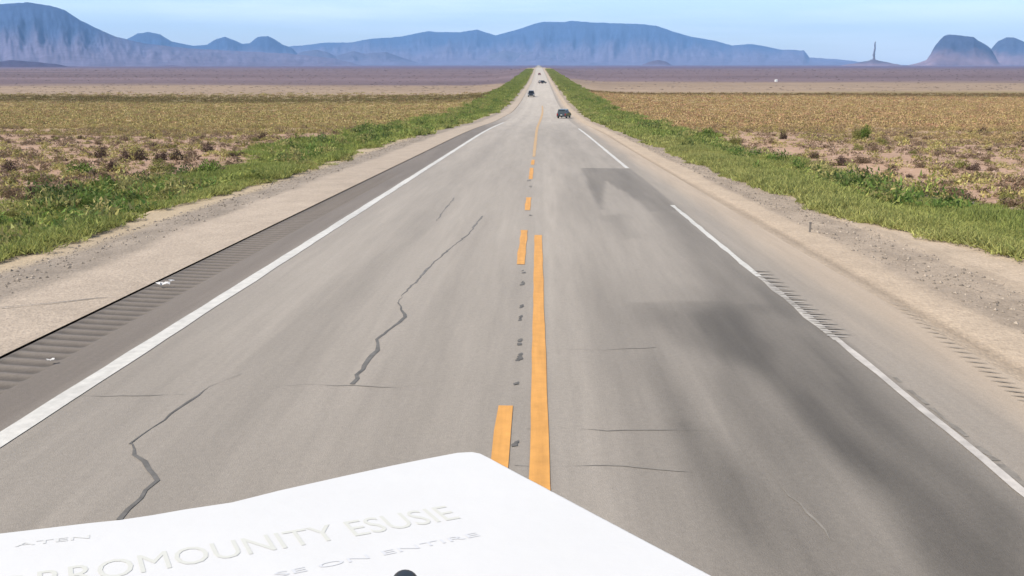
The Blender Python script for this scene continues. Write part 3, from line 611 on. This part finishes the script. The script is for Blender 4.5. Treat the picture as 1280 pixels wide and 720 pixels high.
def make_vehicle(name, label, cat, paint, suv=True, pickup=False):
    r = bpy.data.objects.new(name, None); COL.objects.link(r); tag(r, label, cat, 'vehicles driving on the road')
    h = 1.0 if suv else .82; top = 1.78 if suv else 1.45; L = 2.35; w = .93
    bm = bmesh.new()
    prof = [(-L, .42), (-L - .02, .62), (-L + .05, h + .02), (-.2, h + .04), (1.0, h + .02), (L - .25, h - .12), (L, h - .32), (L + .02, .40), (1.85, .34), (1.72, .62), (1.42, .74), (1.12, .62), (1.0, .30), (-1.0, .30), (-1.12, .62), (-1.42, .74), (-1.72, .62), (-1.85, .34)]
    prism(bm, prof, w); bmesh.ops.bevel(bm, geom=[e for e in bm.edges if e.calc_face_angle(0) > .6 and abs(e.verts[0].co.x - e.verts[1].co.x) < .01 and e.verts[0].co.z > .5], offset=.05, segments=2, affect='EDGES')
    frombm('body', bm, paint, r, False)
    y0, y1 = (-L + .12, .95) if not pickup else (-.75, .95)
    bm = bmesh.new(); prism(bm, [(y0, h), (y0 + .22, top - .1), (y0 + .35, top), (.05, top), (.35, top - .06), (y1, h)], w, [.88, .74, .70, .70, .72, .88]); cab = frombm('cabin', bm, paint, r)
    def quad(nm, pts, m, par, off):
        bm = bmesh.new(); bm.faces.new([bm.verts.new(p) for p in pts]); res = bmesh.ops.solidify(bm, geom=bm.faces[:], thickness=.012); return frombm(nm, bm, m, par)
    z0, z1 = h + .07, top - .14
    def cw(z): return .88 - (z - h) / (top - h) * .17
    quad('rear_window', [(-.70, y0 + .06 - .02, z0), (.70, y0 + .04, z0), (.60, y0 + .20, z1), (-.60, y0 + .20, z1)], M['glass'], cab, 0)
    s = (z0 - h) / (top - .06 - h); 
    quad('windscreen', [(-.74, y1 - .6 * .1 + .02, z0), (.74, y1 - .04, z0), (.64, .49, z1), (-.64, .49, z1)], M['glass'], cab, 0)
    for sx in (-1, 1):
        q0, q1 = cw(z0) + .012, cw(z1) + .02
        for (a, b, c, d) in (((y0 + .15), -.42, -.42, y0 + .30), (-.34, .72, .36, -.34)):
            if pickup and a < -.5: continue
            quad('side_window', [(sx * q0, a, z0), (sx * q0, b, z0), (sx * q1, c, z1), (sx * q1, d, z1)], M['glass'], cab, 0)
        bm = bmesh.new(); boxbm(bm, sx * .95, sx * 1.10, .62, .80, h + .02, h + .18, .02); frombm('wing_mirror', bm, M['trim'], r)
        bm = bmesh.new(); boxbm(bm, sx * .72, sx * .90, -L - .035, -L + .1, h - .34, h - .02, .01); frombm('tail_light', bm, M['red'], r)
        bm = bmesh.new(); boxbm(bm, sx * .60, sx * .86, L - .12, L + .03, h - .44, h - .30, .01); frombm('head_light', bm, M['lamp'], r)
        for yy in (-1.42, 1.42):
            bm = bmesh.new(); bmesh.ops.create_cone(bm, cap_ends=True, segments=24, radius1=.36, radius2=.36, depth=.24, matrix=Matrix.Translation((sx * .83, yy, .36)) @ Matrix.Rotation(PI / 2, 4, 'Y'))
            bmesh.ops.bevel(bm, geom=[e for e in bm.edges if len(e.link_faces) == 2 and e.calc_face_angle(0) > 1], offset=.03, segments=2, affect='EDGES')
            wh = frombm('wheel', bm, M['rubber'], r)
            bm = bmesh.new(); bmesh.ops.create_cone(bm, cap_ends=True, segments=16, radius1=.22, radius2=.19, depth=.03, matrix=Matrix.Translation((sx * .962, yy, .36)) @ Matrix.Rotation(sx * PI / 2, 4, 'Y')); frombm('rim', bm, M['rim'], wh)
    bm = bmesh.new(); boxbm(bm, -.9, .9, -L - .10, -L + .02, .40, .60, .03); frombm('bumper', bm, M['trim'], r)
    bm = bmesh.new(); boxbm(bm, -.9, .9, L - .02, L + .09, .36, .56, .03); frombm('bumper', bm, M['trim'], r)
    bm = bmesh.new(); boxbm(bm, -.55, .55, L - .02, L + .035, .60, .70, .01); frombm('grille', bm, M['trim'], r)
    bm = bmesh.new(); boxbm(bm, -.2, .2, -L - .05, -L - .01, .66, .78, .005); frombm('licence_plate', bm, M['plate'], r)
    return r
def put(o, px, py, rz, s=1):
    x, y, z = hit(px, py, lambda X, Y: ZR(Y)); o.location = (x, y, z + .0); o.rotation_euler.z = rz; o.scale = (s, s, s)
put(make_vehicle('parked_suv', 'dark green-black SUV seen from behind, nearest vehicle, at the right edge of the road', 'car', car_paint('dark_paint', (.022, .032, .03)), True), 705, 147.5, R(-15), .66)
put(make_vehicle('oncoming_car', 'small dark car coming towards the camera in the left lane', 'car', car_paint('black_paint', (.02, .022, .025)), True), 664, 121, PI, .95)
put(make_vehicle('distant_car', 'distant dark grey car in the right lane beyond the oncoming car', 'car', car_paint('grey_paint', (.05, .052, .055)), False), 678, 104.3, R(-38), 1.0)
put(make_vehicle('distant_van', 'farthest vehicle, tiny reddish speck near the top of the road', 'car', car_paint('red_paint', (.16, .06, .05)), True), 674.3, 94, 0, 1.0)

# little white shed far out on the right plain
x, y, z = hit(970, 102); rt = bpy.data.objects.new('white_shed', None); COL.objects.link(rt); rt.location = (x, y, z); rt.scale = (.5, .5, .5); tag(rt, 'tiny white shed standing alone on the plain right of the road', 'shed')
wm = mat('shed_white', (.75, .74, .7), .7, nscale=3); bm = bmesh.new(); boxbm(bm, -1.3, 1.3, -1.8, 1.8, -.3, 2.2); frombm('wall', bm, wm, rt)
bm = bmesh.new(); prism(bm, [(-1.95, 2.203), (1.95, 2.203), (0, 2.9)], 1.45); frombm('roof', bm, mat('shed_roof', (.4, .39, .37), .6), rt)

# short marker stub in the right verge, litter on the left rumble strip
x, y, z = hit(1012, 291, lambda X, Y: ZR(Y) - .05); bm = bmesh.new(); boxbm(bm, -.02, .02, -.015, .015, -.05, .20, .004); boxbm(bm, -.03, .03, -.02, .02, .20, .212, .002)
o = frombm('marker_stub', bm, mat('stub_grey', (.22, .19, .16), .8)); o.location = (x, y, z); tag(o, 'short grey marker stub standing in the gravel of the right verge', 'marker')
wp = mat('litter_white', (.75, .73, .7), .6)
def litter(px, py, s, seed, lab):
    x, y, z = hit(px, py, lambda X, Y: ZR(Y)); g = random.Random(seed); bm = bmesh.new(); vs = [[bm.verts.new((i * s * .25 + g.uniform(-.2, .2) * s, j * s * .2 + g.uniform(-.2, .2) * s, .012 + g.random() * s * .3)) for j in range(4)] for i in range(5)]
    for i in range(4):
        for j in range(3): bm.faces.new((vs[i][j], vs[i + 1][j], vs[i + 1][j + 1], vs[i][j + 1]))
    bmesh.ops.solidify(bm, geom=bm.faces[:], thickness=.002); o = frombm('litter', bm, wp); o.location = (x - s / 2, y, z); tag(o, lab, 'litter', 'litter on the rumble strip')
litter(203, 358, .16, 1, 'larger crumpled white litter on the left rumble strip'); litter(214, 353, .08, 5, 'small white scrap just behind the larger litter on the left rumble strip'); litter(62, 453, .07, 2, 'small white scrap on the rumble strip nearest the camera')

# ------------------------------------------------------------------ document in the foreground
TX, TY = 0.0, .13; NN = np.array([TX, TY, 1.]); NN /= np.linalg.norm(NN); HP = .30
def ph(x, y, lift=0):
    d = ray(x, y); return d * (-(HP - lift) / (d @ NN))
Cn, Lf, Rt = ph(590, 565), ph(0, 667), ph(885, 720)
eA = (Lf - Cn); eA /= np.linalg.norm(eA); eB = (Rt - Cn); eB = eB / np.linalg.norm(eB)
print('paper angle', math.degrees(math.acos(eA @ eB)))
edge = [(-70, 676), (0, 667), (60, 660), (110, 654), (150, 650), (190, 644), (230, 637), (290, 628), (350, 613), (430, 595), (490, 582), (540, 572), (572, 566), (590, 565), (600, 567), (612, 573), (626, 581)]
ep = np.array([ph(*p) for p in edge]); end = ep[-1]
V = []; nt = 14
for i, p in enumerate(ep):
    for j in range(nt):
        f = j / (nt - 1); q = p + eB * .42 * f
        if edge[i][0] > 585: q = p + (ph(885, 720) + eB * .20 - p) * f if i == len(ep) - 1 else p + (ph(885, 720) + eB * .20 - end) * f + (0) * eB
        V.append(q + NN * 0 * f)
V = np.array(V); nV = len(V)
fcs = grid_faces(len(ep), nt); bot = V - NN * .012
per = [i * nt for i in range(len(ep))] + [(len(ep) - 1) * nt + j for j in range(1, nt)] + [i * nt + nt - 1 for i in range(len(ep) - 2, -1, -1)] + [j for j in range(nt - 2, 0, -1)]
sf = [[a, b, b + nV, a + nV] for a, b in zip(per, per[1:] + per[:1])]
paper = mat('paper_white', (.475, .466, .448), .7, nscale=6, namt=.02, bump=.0004, bscale=40)
doc = npmesh('paper_booklet', np.concatenate([V, bot]), np.concatenate([fcs, fcs[:, ::-1] + nV, sf]), paper, False)
tag(doc, 'large white paper booklet with faint embossed title in the near foreground', 'booklet')
def lettering(name, txt, pa, pb, hgt, col, lift=.0003, off=0, parent=None, ext=None):
    cu = bpy.data.curves.new(name, 'FONT'); cu.body = txt; cu.size = 1; cu.extrude = 0; cu.resolution_u = 3; cu.offset = off
    o = bpy.data.objects.new(name, cu); COL.objects.link(o); bpy.context.view_layer.update()
    me = bpy.data.meshes.new_from_object(o); bpy.data.objects.remove(o)
    co = np.array([v.co[:] for v in me.vertices]); x0, x1 = ext or (co[:, 0].min(), co[:, 0].max())
    A, B = ph(*pa), ph(*pb); ex = (B - A); Ln = np.linalg.norm(ex); ex /= Ln; up = -eB; up = up - ex * (up @ ex) * .6; up /= np.linalg.norm(up)
    for v, c in zip(me.vertices, co): v.co = Vector(A + ex * (c[0] - x0) / (x1 - x0) * Ln + up * c[1] / .7 * hgt + NN * lift)
    me.materials.append(mat(name + '_ink', col, .8)); return link(name, me, parent or doc), (x0, x1)
lettering('title_lettering', 'CORROMOUNITY ESUSIE', (-62, 757), (576, 648), .036, (.43, .425, .38))
lettering('subtitle_lettering', 'SE ON ENTIRE', (345, 722), (600, 670), .0085, (.44, .44, .443))
lettering('heading_lettering', 'ATEN', (18, 684), (112, 673), .008, (.448, .443, .42))

# black pen lying on the booklet, only its rounded end in view
pt = ph(506, 731, .011); bm = bmesh.new(); prof = [(0, -.0115), (.004, -.0112), (.0075, -.0085), (.0098, -.004), (.0105, 0), (.0105, .045), (.0092, .047), (.0092, .13), (.006, .142), (.002, .146)]
rings = []
for r_, y_ in prof: rings.append([bm.verts.new((r_ * math.cos(a / 24 * 2 * PI), y_, r_ * math.sin(a / 24 * 2 * PI))) for a in range(24)] if r_ > 0 else [bm.verts.new((0, y_, 0))])
for a, b in zip(rings, rings[1:]):
    for i in range(24):
        bm.faces.new((a[0], b[i], b[(i + 1) % 24]) if len(a) == 1 else (a[i], a[(i + 1) % 24], b[(i + 1) % 24], b[i]))
bm.faces.new(rings[-1]); pen = frombm('pen', bm, mat('black_plastic', (.010, .010, .010), .38, spec=.35), None, True)
d = (eB * .6 + (-eA) * -.35); d = Vector(d).normalized(); pen.matrix_world = Matrix.Translation(Vector(pt)) @ d.to_track_quat('Y', 'Z').to_matrix().to_4x4()
tag(pen, 'black pen lying on the white booklet, only its rounded end in view', 'pen')

# ------------------------------------------------------------------ haze
hz = mat('haze'); nt_ = hz.node_tree; nt_.nodes.remove(nt_.nodes['Principled BSDF']); v = nt_.nodes.new('ShaderNodeVolumePrincipled')
v.inputs['Color'].default_value = (.31, .57, 1, 1); v.inputs['Density'].default_value = 4.2e-5; v.inputs['Anisotropy'].default_value = 0
nt_.links.new(v.outputs[0], nt_.nodes['Material Output'].inputs['Volume'])
bm = bmesh.new(); boxbm(bm, -20500, 20500, -400, 26500, -34, 1100); tag(frombm('haze', bm, hz), 'thin blue haze over the desert plain and mountains', 'haze', kind='stuff')
